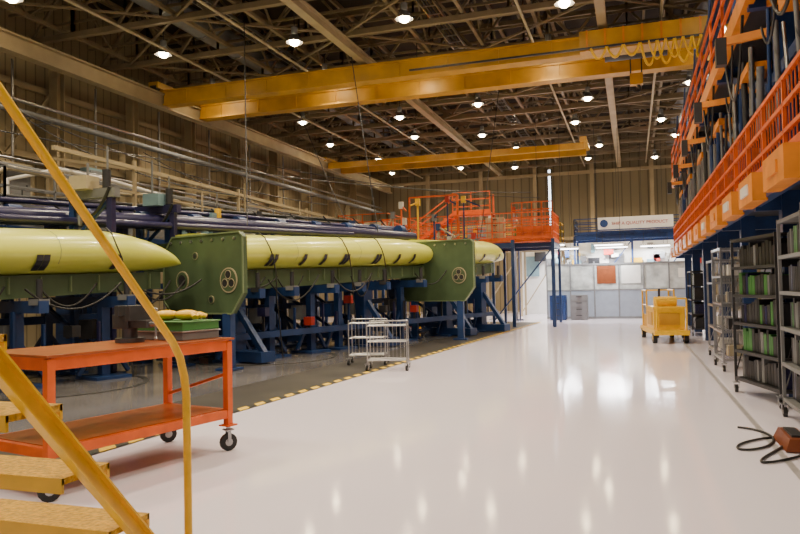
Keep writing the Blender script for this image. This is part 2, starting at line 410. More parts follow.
def rib_plate(t, n0, n1, zt, zb, sym):
    b = B('jig_rib_plate')
    base = W(t, 0, 0)
    def Q(n, z, d=0): return V(base.x, base.y, 0) + N * n + V(0, 0, z) + UH * d
    c = .25
    out = [(n0, zb + c), (n0 + c, zb), (n1 - c * 1.3, zb), (n1, zb + c * 1.6), (n1, zt - .1), (n1 - .1, zt), (n0 + .3, zt), (n0, zt - .35)]
    k = len(out)
    vs = [Q(n, z, 0) for n, z in out] + [Q(n, z, .1) for n, z in out]
    b.add(vs, [list(range(k)), list(range(k, 2 * k))[::-1]] + [(i, i + k, (i + 1) % k + k, (i + 1) % k) for i in range(k)], 'green')
    for i in range(k):
        a, c2 = out[i], out[(i + 1) % k]
        b.beam(Q(a[0], a[1], -.015), Q(c2[0], c2[1], -.015), .03, .03, 'greenlt')
    for (cn, cz, rr, three) in sym:
        b.cyl(Q(cn, cz, -.02), Q(cn, cz, .0), rr, 'cream', 28)
        b.cyl(Q(cn, cz, -.024), Q(cn, cz, -.01), rr * .90, 'green', 28)
        if three:
            for a in range(3):
                th = math.pi / 2 + a * 2 * math.pi / 3
                hc = (cn + rr * .45 * math.cos(th), cz + rr * .45 * math.sin(th))
                b.cyl(Q(*hc, -.03), Q(*hc, -.01), rr * .36, 'cream', 16)
                b.cyl(Q(*hc, -.034), Q(*hc, -.01), rr * .30, 'dark', 16)
        else:
            b.cyl(Q(cn, cz, -.03), Q(cn, cz, -.01), rr * .6, 'dark', 16)
    for i in range(7):
        b.cyl(Q(n0 + .25 + i * (n1 - n0 - .5) / 6, zt - .12, -.03), Q(n0 + .25 + i * (n1 - n0 - .5) / 6, zt - .12, 0), .03, 'steel', 8)
    for n in (n0 + .5, n1 - .5):
        b.beam(Q(n, 0.02, .05), Q(n, zb, .05), .18, .18, 'blue'); b.box(Q(n, .03, .05), (.4, .4, .04), 'blue')
    b.build()
rib_plate(.229, -1.35, 1.15, 2.72, 1.12, [(.73, 1.78, .25, True), (-.72, 1.8, .2, False), (-.3, 2.3, .08, False), (.2, 1.4, .08, False)])
rib_plate(.72, -1.3, 1.35, 2.95, 1.15, [(.85, 1.9, .24, True)])

for t, heavy in ((-.12, 0), (.03, 0), (.12, 0), (.30, 1), (.36, 0), (.44, 0), (.50, 0), (.56, 1), (.66, 0), (.80, 1), (.87, 0), (.93, 1)):
    b = B('wing_jig_stand')
    hw = .34 if heavy else .16
    def G(n, z, d=0): 
        p = W(t, n, 0); return V(p.x, p.y, 0) + V(0, 0, z) + UH * d
    top = W(t, 0, 0).z - 1.2
    for n in (-.55, -2.6):
        b.beam(G(n, .03), G(n, top), hw, hw, 'blue', up=tuple(N))
        p = G(n, .03); b.box(p, (.7, .7, .06), 'blue', math.atan2(UH.y, UH.x))
        b.beam(G(n, .1, -.5), G(n, top * .55), .07, .07, 'blue'); b.beam(G(n, .1, .5), G(n, top * .55), .07, .07, 'blue')
    b.beam(G(.35, top - .1), G(-3.2, top - .1), .16, .2, 'blue')
    b.beam(G(-.5, .35), G(-2.6, .35), .12, .14, 'blue'); b.beam(G(-.5, .4), G(-2.6, top - .2), .07, .07, 'blue')
    if heavy:
        b.beam(G(.5, .15), G(-1.0, .15), .4, .22, 'blue'); b.beam(G(.4, .2), G(-.4, top * .7), .12, .12, 'blue')
    b.cyl(G(.2, top), G(.2, top + .35), .05, 'dark', 10); b.box(G(.2, top - .02), (.22, .22, .1), 'dark' if heavy else 'gray')
    b.box(G(-.9, top * .6), (.3, .4, .35), R.choice(['gray', 'dark', 'blue']))
    b.build()
b = B('jig_side_rail')
b.beam(V(*W(-.2, -.35, 0).xy, .52), V(*W(.98, -.35, 0).xy, .60), .12, .14, 'blue')
b.beam(V(*W(-.2, -2.6, 0).xy, 1.0), V(*W(.98, -2.6, 0).xy, 1.2), .12, .16, 'blue')
for i in range(40):
    t = -.18 + i * .029; p = W(t, -.42, 0); h = R.uniform(.75, 1.3)
    b.beam(V(p.x, p.y, .55), V(p.x, p.y, h), .05, .05, R.choice(['blue', 'dark', 'navy']))
    if i % 3 == 0: b.box((p.x, p.y, h), (.2, .2, .2), R.choice(['dark', 'gray', 'navy', 'red']))
b.build()
b = B('jig_overhead_tube')
b.tube([W(-.3, -2.3, .42), W(.3, -1.9, .36), W(.5, -1.7, .3), W(.78, -1.5, .16)], .17, 'navy', 14)
b.tube([W(-.3, -3.3, .62), W(.2, -3.0, .62), W(.8, -2.4, .5)], .10, 'navy', 12)
b.tube([W(-.3, -2.8, .8), W(.1, -2.6, .74), W(.4, -2.3, .62), W(.75, -2.0, .42)], .06, 'navy', 10)
b.tube([W(-.3, -1.7, .3), W(.0, -1.65, .3), W(.28, -1.55, .25), W(.6, -1.45, .18)], .08, 'navy', 10)
b.tube([W(-.3, -3.5, .95), W(.2, -3.4, .9), W(.7, -3.0, .75)], .05, 'black', 8)
for i in range(13):
    t = -.2 + i * .08
    p = W(t, -2.25, .12); b.box(p, (.3, .3, .4), 'navy' if i % 3 else 'blue', .3); 
    p = W(t + .03, -2.15, .41); b.cyl(p - U * .12, p + U * .12, .2, 'blue', 14)
    b.beam(W(t, -3.3, -.1), W(t, -3.3, .62), .1, .1, 'blue')
    b.tube(sag(W(t, -2.6, .82), W(t + .07, -2.2, .5), .25, 8), .022, 'black', 6)
    if i % 2: b.box(W(t + .02, -2.9, .68), (.2, .3, .14), R.choice(['gray', 'dark', 'blue']), .3)
b.build()
b = B('air_hose')
for i in range(16):
    t0 = R.uniform(-.1, .85); n = R.uniform(-.3, .3); p = W(t0, n, -1.0); q = W(t0 + R.uniform(.03, .09), n + .2, -.95)
    b.tube(sag(p, q, R.uniform(.2, .6)), .018, 'black', 6)
for px in (115, 268, 345, 380):
    t0 = T(px); b.tube([W(t0, -.3, .06), W(t0, -.1, -.06), W(t0, .06, -.3), W(t0 + .005, .07, -.5), W(t0 + .008, .1, -.9), W(t0 + .006, .15, -1.4), V(*W(t0 + .01, .25, 0).xy, .05)], .014, 'black', 6)
b.build()
b = B('overhead_air_line')
for (a, c, s) in (((-15.5, 14, 6.6), (-8, 13, 3.6), .4), ((-15.5, 19.5, 6.3), (-8, 18, 3.4), .3), ((-14, 22, 6.5), (-3.3, 27, 4.9), .3), ((-15.5, 12, 6.9), (-9, 20, 4.2), .5),
                  ((-15, 10, 5.6), (-3.5, 26, 5.0), .5), ((-7.7, 19, 8.4), (-6.6, 18, 3.1), 0), ((-9.5, 16, 8.6), (-8, 13.5, 3.0), .1), ((-4.2, 24, 8.6), (-4.8, 23, 3.2), 0), ((-12, 24, 8.6), (-9, 22, 3.4), .1)):
    b.tube(sag(a, c, s, 16), .014, 'dark', 5)
b.build()

# ---------------------------------------------------------------- work platforms behind wings
def platform(name, x0, x1, y0, y1, z, rail='steel_beige', post='blue', deck='gray', mesh=False, sides='FBLR', h=1.1, step=2.2):
    b = B(name)
    b.box(((x0 + x1) / 2, (y0 + y1) / 2, z - .04), (x1 - x0, y1 - y0, .06), deck)
    for y in (y0, y1): b.beam((x0, y, z - .16), (x1, y, z - .16), .1, .2, post)
    for x in (x0, x1): b.beam((x, y0, z - .16), (x, y1, z - .16), .1, .2, post)
    nx = max(1, round((x1 - x0) / step)); ny = max(1, round((y1 - y0) / step))
    for i in range(nx + 1):
        for y in (y0, y1): 
            x = x0 + (x1 - x0) * i / nx; b.beam((x, y, 0), (x, y, z - .2), .1, .1, post)
    for i in range(1, ny):
        for x in (x0, x1):
            y = y0 + (y1 - y0) * i / ny; b.beam((x, y, 0), (x, y, z - .2), .1, .1, post)
    for i in range(nx):
        xa = x0 + (x1 - x0) * i / nx; xb = x0 + (x1 - x0) * (i + 1) / nx
        b.beam((xa, y0, .2), (xb, y0, z - .3), .05, .05, post)
    if 'F' in sides: railing(b, (x0, y0, z), (x1, y0, z), h, rail, mesh=mesh)
    if 'B' in sides: railing(b, (x0, y1, z), (x1, y1, z), h, rail, mesh=mesh)
    if 'L' in sides: railing(b, (x0, y0, z), (x0, y1, z), h, rail, mesh=mesh)
    if 'R' in sides: railing(b, (x1, y0, z), (x1, y1, z), h, rail, mesh=mesh)
    return b
b = platform('orange_work_platform', -9.8, -2.9, 27.2, 29.8, 3.3, 'orange', 'blue', 'orange', mesh=True)
b.box((-3.5, 26.6, 3.55), (1.3, .1, .5), 'orange'); railing(b, (-4.3, 26.5, 3.3), (-2.8, 26.5, 3.3), 1.4, 'orange', .4, 4, mesh=True)
b.box((-3.55, 26.85, 3.25), (1.6, .6, .08), 'orange')
for x in (-4.3, -2.8): b.beam((x, 26.5, 0), (x, 26.5, 3.3), .12, .12, 'blue')
for x in (-8.5, -6.5): b.beam((x, 26.9, 0), (x, 26.9, 5.2), .06, .06, 'orange'); 
b.beam((-8.5, 26.9, 5.2), (-6.5, 26.9, 5.2), .06, .06, 'orange')
# access steps up to a raised rear landing
for q in range(6): b.box((-8.9 + q * .28, 29.3, 3.5 + q * .2), (.28, .8, .04), 'orange')
for d in (28.9, 29.7):
    b.beam((-9.1, d, 3.3), (-7.2, d, 4.65), .04, .12, 'orange'); b.beam((-9.1, d, 4.2), (-7.2, d, 5.5), .04, .04, 'orange')
b.box((-6.4, 29.3, 4.62), (1.7, .9, .06), 'orange'); railing(b, (-7.2, 28.9, 4.65), (-5.6, 28.9, 4.65), .9, 'orange', .8, 2)
for x in (-7.2, -5.6): b.beam((x, 29.7, 3.3), (x, 29.7, 5.5), .06, .06, 'orange')
b.build()
platform('blue_work_platform', -2.6, 2.6, 34.2, 36.2, 3.9, 'blue', 'blue', 'blue', h=.75).build()
platform('beige_work_platform', -13.8, -11.6, 10.5, 25.5, 3.0, 'gray', 'blue', 'gray').build()
platform('gray_work_platform', -13.4, -10.9, 31.0, 40.0, 4.0, 'orange', 'steel_beige', 'gray').build()
platform('yellow_work_platform', -9.5, -3.4, 36.0, 37.4, 3.6, 'yellow', 'steel_beige', 'gray').build()
def cabinet(x, y, z, w, d, h, k, k2='dark', name='storage_cabinet', rz=0):
    b = B(name); b.box((x, y, z + h / 2), (w, d, h), k)
    for i in range(4): b.box((x, y - d / 2 - .01, z + h * (i + .5) / 4), (w * .9, .02, h / 4 * .82), k); b.box((x, y - d / 2 - .035, z + h * (i + .72) / 4), (w * .35, .03, .03), k2)
    b.box((x + w / 2 + .01, y, z + h / 2), (.02, d * .9, h * .9), k2 if k2 != 'dark' else k); b.build()
for i, (x, y, z, w, d, h, k) in enumerate(((-12.5, 13, 3, .9, .6, .8, 'cream'), (-12.6, 15.2, 3, 1.2, .7, .65, 'cream'), (-12.7, 18.2, 3, .7, .7, 1.0, 'paleblue'), (-12.7, 19.4, 3, .9, .7, .9, 'paleblue'),
        (-12.5, 21.4, 3, .8, .6, .7, 'white'), (-12.7, 23.4, 3, .9, .6, .6, 'gray'), (-12.2, 33, 4, 1, .8, .9, 'cream'), (-12, 36, 4, .8, .8, .7, 'white'),
        (-5.2, 27.9, 3.3, .7, .5, 1.0, 'cream'), (-4.3, 28.7, 3.3, .5, .5, .6, 'boxgreen'),
        (-7.8, 36.7, 3.6, 1, .6, 1.2, 'paleblue'), (-15, 11, 0, 1.2, .8, 2, 'gray'), (-14.8, 16, 0, 1.2, .8, 2, 'blue'), (-14.8, 23, 0, 1.2, .8, 2, 'cream'))):
    cabinet(x, y, z, w, d, h, k)
b = B('overhead_tool_gantry')
for y in (13.4, 17.9, 22.4, 27, 30):
    b.beam((-10.9, y, 0), (-10.9, y, 4.9 - .02 * y), .07, .07, 'steel_beige')
    b.beam((-10.9, y, 4.7 - .02 * y), (-13.6, y, 5.2 - .02 * y), .05, .07, 'steel_beige')
b.beam((-10.9, 11, 4.5), (-10.9, 30, 4.2), .08, .09, 'steel_beige')
b.beam((-10.9, 11, 3.9), (-10.9, 30, 3.7), .05, .05, 'steel_beige')
b.build()
for j in range(12):
    y = 11.0 + j * 2.05; x = -9.9 - .1 * j + R.uniform(-.1, .1); z = R.uniform(3.05, 3.6)
    b = B('fastening_machine')
    for dx in (-.45, .45):
        b.beam((x + dx, y, 0), (x + dx, y, z), .12, .12, R.choice(['blue', 'gray', 'navy']))
        b.box((x + dx, y, .03), (.35, .35, .06), 'blue')
    b.beam((x - .55, y, z), (x + .6, y, z), .16, .18, R.choice(['gray', 'navy', 'dark']))
    b.box((x + R.uniform(-.2, .3), y - .1, z + .2), (.4, .35, .26), R.choice(['gray', 'paleblue', 'gray', 'dark', 'cream']))
    b.cyl((x + .35, y, z + .1), (x + .35, y, z + .45), .08, R.choice(['steel', 'yellow', 'dark', 'orange']), 12)
    b.cyl((x - .3, y, z - .15), (x - .3, y, z - .6), .08, 'steel', 10, r2=.04)
    b.beam((x - .45, y, z - .9), (x + .45, y, z - .1), .06, .06, 'blue'); b.beam((x - .45, y, z * .5), (x + .45, y, z * .5), .1, .12, 'blue')
    b.beam((x - .1, y, z), (x - .1, y, z + R.uniform(.5, 1.3)), .035, .035, R.choice(['yellow', 'steel_beige', 'gray']))
    b.beam((x + .2, y + .2, z), (x + .2, y + .2, z + R.uniform(.5, 1.0)), .03, .03, R.choice(['steel', 'steel_beige', 'gray'])); b.beam((x + .2, y, z), (x + .2, y + .22, z), .05, .05, 'gray')
    b.tube(sag((x - .5, y - .1, z), (x + .5, y - .1, z + .1), .5), .03, 'black', 6)
    b.build()
for j in range(8):
    y = 11.5 + j * 3.1
    b = B('utility_panel'); z = 4.2 + .3 * (j % 3)
    b.box((XL + .75, y, z), (.3, 1.0, 1.3), R.choice(['gray', 'cream', 'paleblue'])); b.box((XL + .91, y, z), (.02, .85, 1.15), 'gray'); b.box((XL + .93, y + .3, z), (.02, .05, .15), 'dark')
    b.cyl((XL + .75, y, z + .65), (XL + .75, y, 8.0), .035, 'steel', 8); b.cyl((XL + .75, y + .2, z - .65), (XL + .75, y + .2, 0), .035, 'steel', 8); b.build()
b = B('wall_pipe_run')
for z, r in ((5.0, .06), (5.2, .04), (6.5, .09), (6.8, .05)): b.cyl((XL + 1.1, YN, z), (XL + 1.1, YB - 1, z), r, 'gray' if r > .05 else 'steel', 10)
y = 1.0
while y < YB - 1: b.beam((XL + .6, y, 4.95), (XL + 1.2, y, 4.95), .04, .04, 'gray'); b.beam((XL + .6, y, 6.4), (XL + 1.2, y, 6.4), .04, .04, 'gray'); y += 2.9
b.build()
b = B('ventilation_hose')
b.tube([(-13, 10.8, 3.0), (-13, 10.9, 3.9), (-12.6, 11.5, 4.3), (-12.2, 12.2, 4.2), (-12, 13.3, 4.0), (-11.8, 14.2, 4.0), (-11.7, 15.5, 4.1), (-11.7, 17, 3.9), (-11.75, 17.2, 3.0)], .06, 'cream', 10)
b.tube([(-13.4, 12.2, 3.0), (-13.4, 12.2, 4.2), (-12.9, 13.2, 4.55), (-12.4, 14.4, 4.4), (-12.1, 16, 4.2)], .05, 'white', 10)
b.build()
for i in range(26):
    x = R.uniform(-9.0, -4.8); y = R.uniform(25.2, 26.2) if i % 2 else R.uniform(30.4, 33); z = R.uniform(3.2, 5.0)
    b = B('balancer_arm')
    k = R.choice(['steel_beige', 'yellow', 'blue', 'steel', 'orange', 'gray'])
    b.beam((x, y, 0), (x, y, z), .05, .05, k); b.box((x, y, .02), (.3, .3, .04), k)
    b.beam((x, y, z), (x + R.uniform(-.7, .7), y + R.uniform(-.3, .3), z + R.uniform(-.4, .25)), .05, .05, k)
    b.box((x, y, z), (.16, .16, .26), R.choice(['gray', 'red', 'white', 'yellow', 'blue']))
    b.build()

# ---------------------------------------------------------------- partition / office at the far end
b = B('office_partition')
PY = 33.0
x = -3.8; i = 0
while x < 2.4:
    w = 1.06
    b.box((x + w / 2, PY, .68), (w - .05, .06, 1.2), 'panelgray')
    b.box((x + w / 2, PY, .05), (w, .08, .1), 'gray')
    b.box((x + w / 2, PY, 1.88), (w - .05, .02, 1.1), 'glass')
    b.box((x, PY, 1.3), (.06, .1, 2.6), 'gray')
    b.box((x + w / 2, PY, 1.3), (w, .09, .06), 'gray'); b.box((x + w / 2, PY, 2.47), (w, .09, .08), 'gray')
    if i in (2, 3): b.box((x + w / 2, PY - .03, 1.98), (.82, .02, .8), 'board' if i == 2 else 'officewall')
    if i == 5: b.box((x + w / 2, PY - .03, 2.0), (.3, .02, .4), 'white')
    x += w; i += 1
b.build()
b = B('office_back_panel'); b.box((-1, 38.6, 1.9), (9.5, .15, 3.8), 'officewall')
for i in range(9): b.box((-5.2 + i * 1.1, 38.48, 2.6), (.75, .05, .8 if i % 2 else 1.1), R.choice(['white', 'paleblue', 'cream', 'gray']))
for i in range(22): b.box((R.uniform(-5.4, 3.4), 38.3, R.uniform(2.6, 3.6)), (R.uniform(.15, .6), .25, R.uniform(.15, .5)), R.choice(['blue', 'gray', 'yellow', 'dark', 'white', 'red', 'paleblue']))
b.build()
for (x, y, z) in ((-3.0, 33.6, 3.3), (-.8, 33.7, 3.3), (1.0, 33.6, 3.3), (-3.6, 37.8, 3.5), (-1.2, 37.8, 3.5), (1.0, 37.8, 3.5), (-3.4, 31.0, 3.35), (-1.0, 32.4, 3.35)):  # some of these strips are extra, added to brighten the far office
    b = B('fluorescent_fixture'); b.box((x, y, z), (1.3, .2, .08), 'white'); 
    for d in (-.05, .05): b.cyl((x - .6, y + d, z - .06), (x + .6, y + d, z - .06), .02, 'tubeglow', 8)
    for d in (-.5, .5): b.cyl((x + d, y, z + .04), (x + d, y, 3.85 if 33 < y < 36 else 8.9), .01, 'dark', 5)
    o = b.build()
    ld = bpy.data.lights.new('tube_light', 'AREA'); ld.shape = 'RECTANGLE'; ld.size = 1.2; ld.size_y = .15; ld.energy = 150; ld.color = (.96, .97, 1)
    lo = bpy.data.objects.new('light', ld); lo.location = (x, y, z - .1); bpy.context.collection.objects.link(lo); lo.parent = o
b = B('wall_banner')
b.box((.15, 33.95, 4.35), (3.3, .03, .62), 'white'); b.box((.15, 33.93, 4.08), (3.3, .02, .05), 'blue'); b.cyl((-1.22, 33.9, 4.38), (-1.22, 33.94, 4.38), .18, 'blue', 18)
o = b.build()
tx = bpy.data.curves.new('banner_text', 'FONT'); tx.body = "SHIP A QUALITY PRODUCT"; tx.size = .2; tx.extrude = .004; tx.align_x = 'CENTER'
to = bpy.data.objects.new('lettering', tx); to.location = (.35, 33.92, 4.3); to.rotation_euler = (math.pi / 2, 0, 0); tx.materials.append(M['red']); bpy.context.collection.objects.link(to); to.parent = o
for k, (x, y, c) in enumerate(((-3.2, 31.9, 'blue'), (-2.3, 32.1, 'gray'))):
    cabinet(x, y, 0, .7, .5, 1.1, c, name='tool_cabinet')

# ---------------------------------------------------------------- right side multi-level jig tower
b = B('assembly_tower')
XE = 1.5
ys = (3.0, 6.4, 9.9, 13.4, 16.9, 20.4, 23.9, 27.4)
for y in ys:
    b.beam((XE + .4, y, 0), (XE + .4, y, 7.6), .22, .22, 'blue'); b.beam((XE + 3.4, y, 0), (XE + 3.4, y, 7.6), .24, .24, 'blue')
    for z in (2.55, 5.15): b.beam((XE, y, z), (XE + 3.5, y, z), .14, .22, 'blue')
    b.beam((XE + .4, y, 7.4), (XE + 3.4, y, 7.4), .16, .2, 'blue')
for z, k in ((2.62, 'blue'), (5.22, 'deepor')):
    b.beam((XE, 2, z), (XE, 28, z), .12, .26, k); b.box((XE + 1.8, 15, z + .08), (3.6, 26, .05), 'dark')
b.beam((XE + .4, 2, 7.5), (XE + .4, 28, 7.5), .2, .3, 'blue')
b.box((XE + 3.5, 15, 3.9), (.06, 26, 2.3), 'gray')
y = 4.0
while y < 27.5:
    b.box((XE - .12, y, 2.62), (.16, 1.05, .32), 'deepor'); b.box((XE - .21, y, 2.62), (.02, .5, .12), 'white' if int(y * 3) % 2 else 'deepor')
    y += 1.75
railing(b, (XE, 2, 2.78), (XE, 28, 2.78), .82, 'orange', 1.17, 2, .022, mesh=True)
railing(b, (XE, 2, 5.35), (XE, 28, 5.35), 1.05, 'orange', 1.75, 2, .022)
for i in range(len(ys) - 1):
    y0, y1 = ys[i], ys[i + 1]
    b.beam((XE + .25, y0, 4.0), (XE + .25, y1, 5.1), .09, .09, 'deepor' if i % 2 else 'blue')
    b.beam((XE + .45, y0, 5.3), (XE + .45, y1, 7.4), .09, .09, 'blue'); b.beam((XE + .45, y1, 5.3), (XE + .45, y0, 7.4), .07, .07, 'blue')
    b.beam((XE + 3.4, y0, .1), (XE + 3.4, y1, 2.5), .08, .08, 'blue')
    b.beam((XE + .3, y0, 4.1), (XE + .3, y1, 4.1), .12, .14, 'blue')
    for q in range(6):
        yy = y0 + .35 + q * .55; zz = R.uniform(2.8, 4.3)
        b.box((XE + R.uniform(.25, 1.0), yy, zz + .2), (R.uniform(.15, .5), R.uniform(.15, .45), R.uniform(.2, .8)), R.choice(['dark', 'gray', 'blue', 'dark', 'steel', 'orange', 'cream', 'navy']))
        b.cyl((XE + .15, yy, R.uniform(3.5, 3.9)), (XE + .15, yy + R.uniform(-.2, .2), R.uniform(4.3, 5.0)), R.uniform(.02, .05), R.choice(['steel', 'dark', 'gray', 'blue']), 8)
        b.box((XE + R.uniform(.3, 1.5), yy, 5.5 + R.uniform(.1, .7)), (.4, .4, R.uniform(.3, 1.1)), R.choice(['gray', 'blue', 'dark', 'cream', 'navy']))
    b.box((XE + .25, y0 + 1.5, 4.55), (.3, 1.3, .12), 'deepor')
    b.tube(sag((XE - .02, y0 + .3, 5.1), (XE - .02, y0 + 2.2, 5.1), .9), .02, 'black', 6)
    b.tube(sag((XE - .02, y0 + 1.3, 5.1), (XE + .1, y0 + 3.2, 4.7), .6), .016, 'black', 6)
    b.tube(sag((XE + .05, y0 + 1.0, 7.1), (XE + .05, y0 + 3.2, 5.9), .3), .025, 'blue', 6)
    b.beam((XE + .4, y0, 4.75), (XE - .3, y0 + .3, 4.75), .08, .1, 'deepor'); b.box((XE - .3, y0 + .3, 4.62), (.13, .16, .36), 'dark')
b.build()

# ---------------------------------------------------------------- racks
def rack(name, p0, ang, L, D, H, levels, kf, fill, wheels=True):
    b = B(name); u = V(math.cos(ang), math.sin(ang), 0); w = V(math.sin(ang), -math.cos(ang), 0) ; p0 = V(*p0)
    zb = .17 if wheels else .08
    def P(a, d, z): return p0 + u * a + w * d + V(0, 0, z)
    for a in (0, L):
        for d in (0, D):
            b.beam(P(a, d, zb if wheels else 0), P(a, d, H), .035, .035, kf)
            if wheels: q = P(a, d, 0); caster(b, q.x, q.y, .055, zb)
    for i in range(levels + 1):
        z = zb + .03 + (H - zb - .06) * i / levels
        for d in (0, D): b.beam(P(0, d, z), P(L, d, z), .03, .04, kf)
        for a in (0, L): b.beam(P(a, 0, z), P(a, D, z), .03, .04, kf)
        if fill == 'wire':
            for j in range(1, 9): b.beam(P(0, D * j / 9, z), P(L, D * j / 9, z), .008, .008, kf)
        else:
            b.box(P(L / 2, D / 2, z), (L, D, .015), kf, ang)
        if i < levels:
            gap = (H - zb) / levels
            if fill == 'bins':
                a = .05
                while a < L - .1:
                    ww = R.uniform(.05, .11); hh = gap * R.uniform(.6, .82)
                    b.box(P(a + ww / 2, .08 + D * .35, z + .02 + hh / 2), (ww * .9, D * .7, hh), R.choice(['dark', 'black', 'gray', 'dark', 'navy', 'dark', 'black', 'dark', 'black', 'boxgreen']), ang); a += ww + .004
            else:
                for _ in range(2):
                    a = R.uniform(.15, L - .2); b.box(P(a, D / 2, z + .02 + gap * .2), (.22, D * .5, gap * .38), R.choice(['gray', 'white', 'dark', 'cream']), ang)
    if fill == 'wire':
        for a in (0, L):
            for j in range(1, 6): b.beam(P(a, D * j / 6, zb), P(a, D * j / 6, H), .008, .008, kf)
    for a in (0, L): b.beam(P(a, 0, zb + .1), P(a, D, H - .1), .012, .012, kf)
    return b.build()
rack('binder_rack', (1.55, 6.3, 0), math.pi / 2, 1.25, .6, 2.3, 5, 'gray', 'bins')
rack('binder_rack', (1.6, 7.85, 0), math.pi / 2, 1.15, .6, 2.25, 5, 'gray', 'bins')
rack('parts_rack', (1.66, 9.55, 0), math.radians(104), 1.35, .55, 2.15, 5, 'dark', 'bins')
rack('wire_shelf_rack', (1.45, 13.3, 0), math.radians(92), 1.0, .55, 2.15, 4, 'steel', 'wire')
rack('wire_shelf_rack', (1.5, 14.9, 0), math.radians(90), 1.3, .55, 2.0, 4, 'steel', 'wire')
rack('parts_rack', (1.6, 22.0, 0), math.radians(90), 1.3, .55, 1.9, 4, 'dark', 'bins')
for i, y in enumerate((4.7, 8.2, 11.7, 18.6)): cabinet(3.5, y, 0, 1.0, 1.4, 2.0, 'gray' if i % 2 else 'dark', name='steel_locker')
def trolley(x, y, rz, L=.75, D=.5, H=.92):
    b = B('wire_trolley'); c, s = math.cos(rz), math.sin(rz)
    def P(a, d, z): return V(x + a * c - d * s, y + a * s + d * c, z)
    for a in (-L / 2, L / 2):
        for d in (-D / 2, D / 2):
            b.cyl(P(a, d, .15), P(a, d, H), .014, 'steel', 8); q = P(a, d, 0); caster(b, q.x, q.y, .05, .15)
    for z in (.2, .55, .85):
        for d in (-D / 2, D / 2): b.cyl(P(-L / 2, d, z), P(L / 2, d, z), .01, 'steel', 6)
        for a in (-L / 2, L / 2): b.cyl(P(a, -D / 2, z), P(a, D / 2, z), .01, 'steel', 6)
        for j in range(1, 8): b.cyl(P(-L / 2, -D / 2 + D * j / 8, z), P(L / 2, -D / 2 + D * j / 8, z), .005, 'steel', 5)
    for j in range(1, 10): b.cyl(P(-L / 2 + L * j / 10, D / 2, .2), P(-L / 2 + L * j / 10, D / 2, H), .005, 'steel', 5)
    b.cyl(P(-L / 2, D / 2, H), P(L / 2, D / 2, H), .014, 'steel', 8)
    b.build()
trolley(-4.5, 12.7, .25); trolley(-5.25, 13.6, .25)

# ---------------------------------------------------------------- yellow cart
b = B('yellow_utility_cart'); rz = .12; c, sn = math.cos(rz), math.sin(rz); X0, Y0 = .74, 20.4
def P(a, d, z): return V(X0 + a * c - d * sn, Y0 + a * sn + d * c, z)
def BX(a, d, z, w, l, h, k): b.box(P(a, d, z), (w, l, h), k, rz)
BX(0, 0, .28, .85, 2.7, .12, 'yellow'); BX(0, -.35, .62, .76, 1.3, .55, 'yellow'); BX(0, -.35, .91, .8, 1.36, .05, 'yellow')
BX(0, .8, .5, .7, .8, .34, 'crane'); BX(-.385, -.35, .62, .02, .8, .35, 'crane'); BX(0, -1.01, .62, .5, .02, .3, 'crane')
b.cyl(P(-.28, -.4, 1.05), P(.28, -.4, 1.05), .14, 'yellow', 16)
for a in (-.36, .36):
    b.tube([P(a, -1.28, .3), P(a, -1.36, .85), P(a, -1.34, 1.15)], .022, 'yellow'); b.cyl(P(a, 1.2, .3), P(a, 1.2, 1.35), .022, 'yellow', 8); b.cyl(P(a, .35, .3), P(a, .35, 1.35), .022, 'yellow', 8)
    b.cyl(P(a, .35, 1.35), P(a, 1.2, 1.35), .022, 'yellow', 8); b.cyl(P(a, .35, .95), P(a, 1.2, .95), .018, 'yellow', 8)
b.cyl(P(-.36, -1.34, 1.15), P(.36, -1.34, 1.15), .022, 'yellow', 8); b.cyl(P(-.36, 1.2, 1.35), P(.36, 1.2, 1.35), .02, 'yellow', 8)
b.cyl(P(-.1, -.1, .9), P(-.1, -.1, 1.4), .03, 'dark', 8)
for a in (-.38, .38):
    for d in (-1.05, 1.0):
        b.cyl(P(a - .05, d, .14), P(a + .05, d, .14), .14, 'black', 16); b.cyl(P(a - .055, d, .14), P(a + .055, d, .14), .06, 'yellow', 10)
        b.beam(P(a * .8, d, .14), P(a * .8, d, .25), .06, .06, 'dark')
b.build()

# ---------------------------------------------------------------- cable + tool at right foreground
b = B('floor_cable')
pts = []
for i in range(90):
    t = i / 89; pts.append((1.0 + .22 * math.sin(t * 13) + .25 * t, 7.75 + .42 * math.cos(t * 11) - .8 * t, .016))
b.tube(pts, .012, 'black', 6)
b.build()
b = B('cable_junction_box'); x = 1.38
vs = [(x - .12, 7.1, .01), (x + .12, 7.1, .01), (x + .12, 7.75, .01), (x - .12, 7.75, .01), (x - .08, 7.14, .12), (x + .08, 7.14, .12), (x + .08, 7.7, .12), (x - .08, 7.7, .12)]
b.add(vs, [(0, 3, 2, 1), (4, 5, 6, 7), (0, 1, 5, 4), (1, 2, 6, 5), (2, 3, 7, 6), (3, 0, 4, 7)], 'board')
b.box((x, 7.42, .13), (.1, .4, .02), 'dark')
b.build()

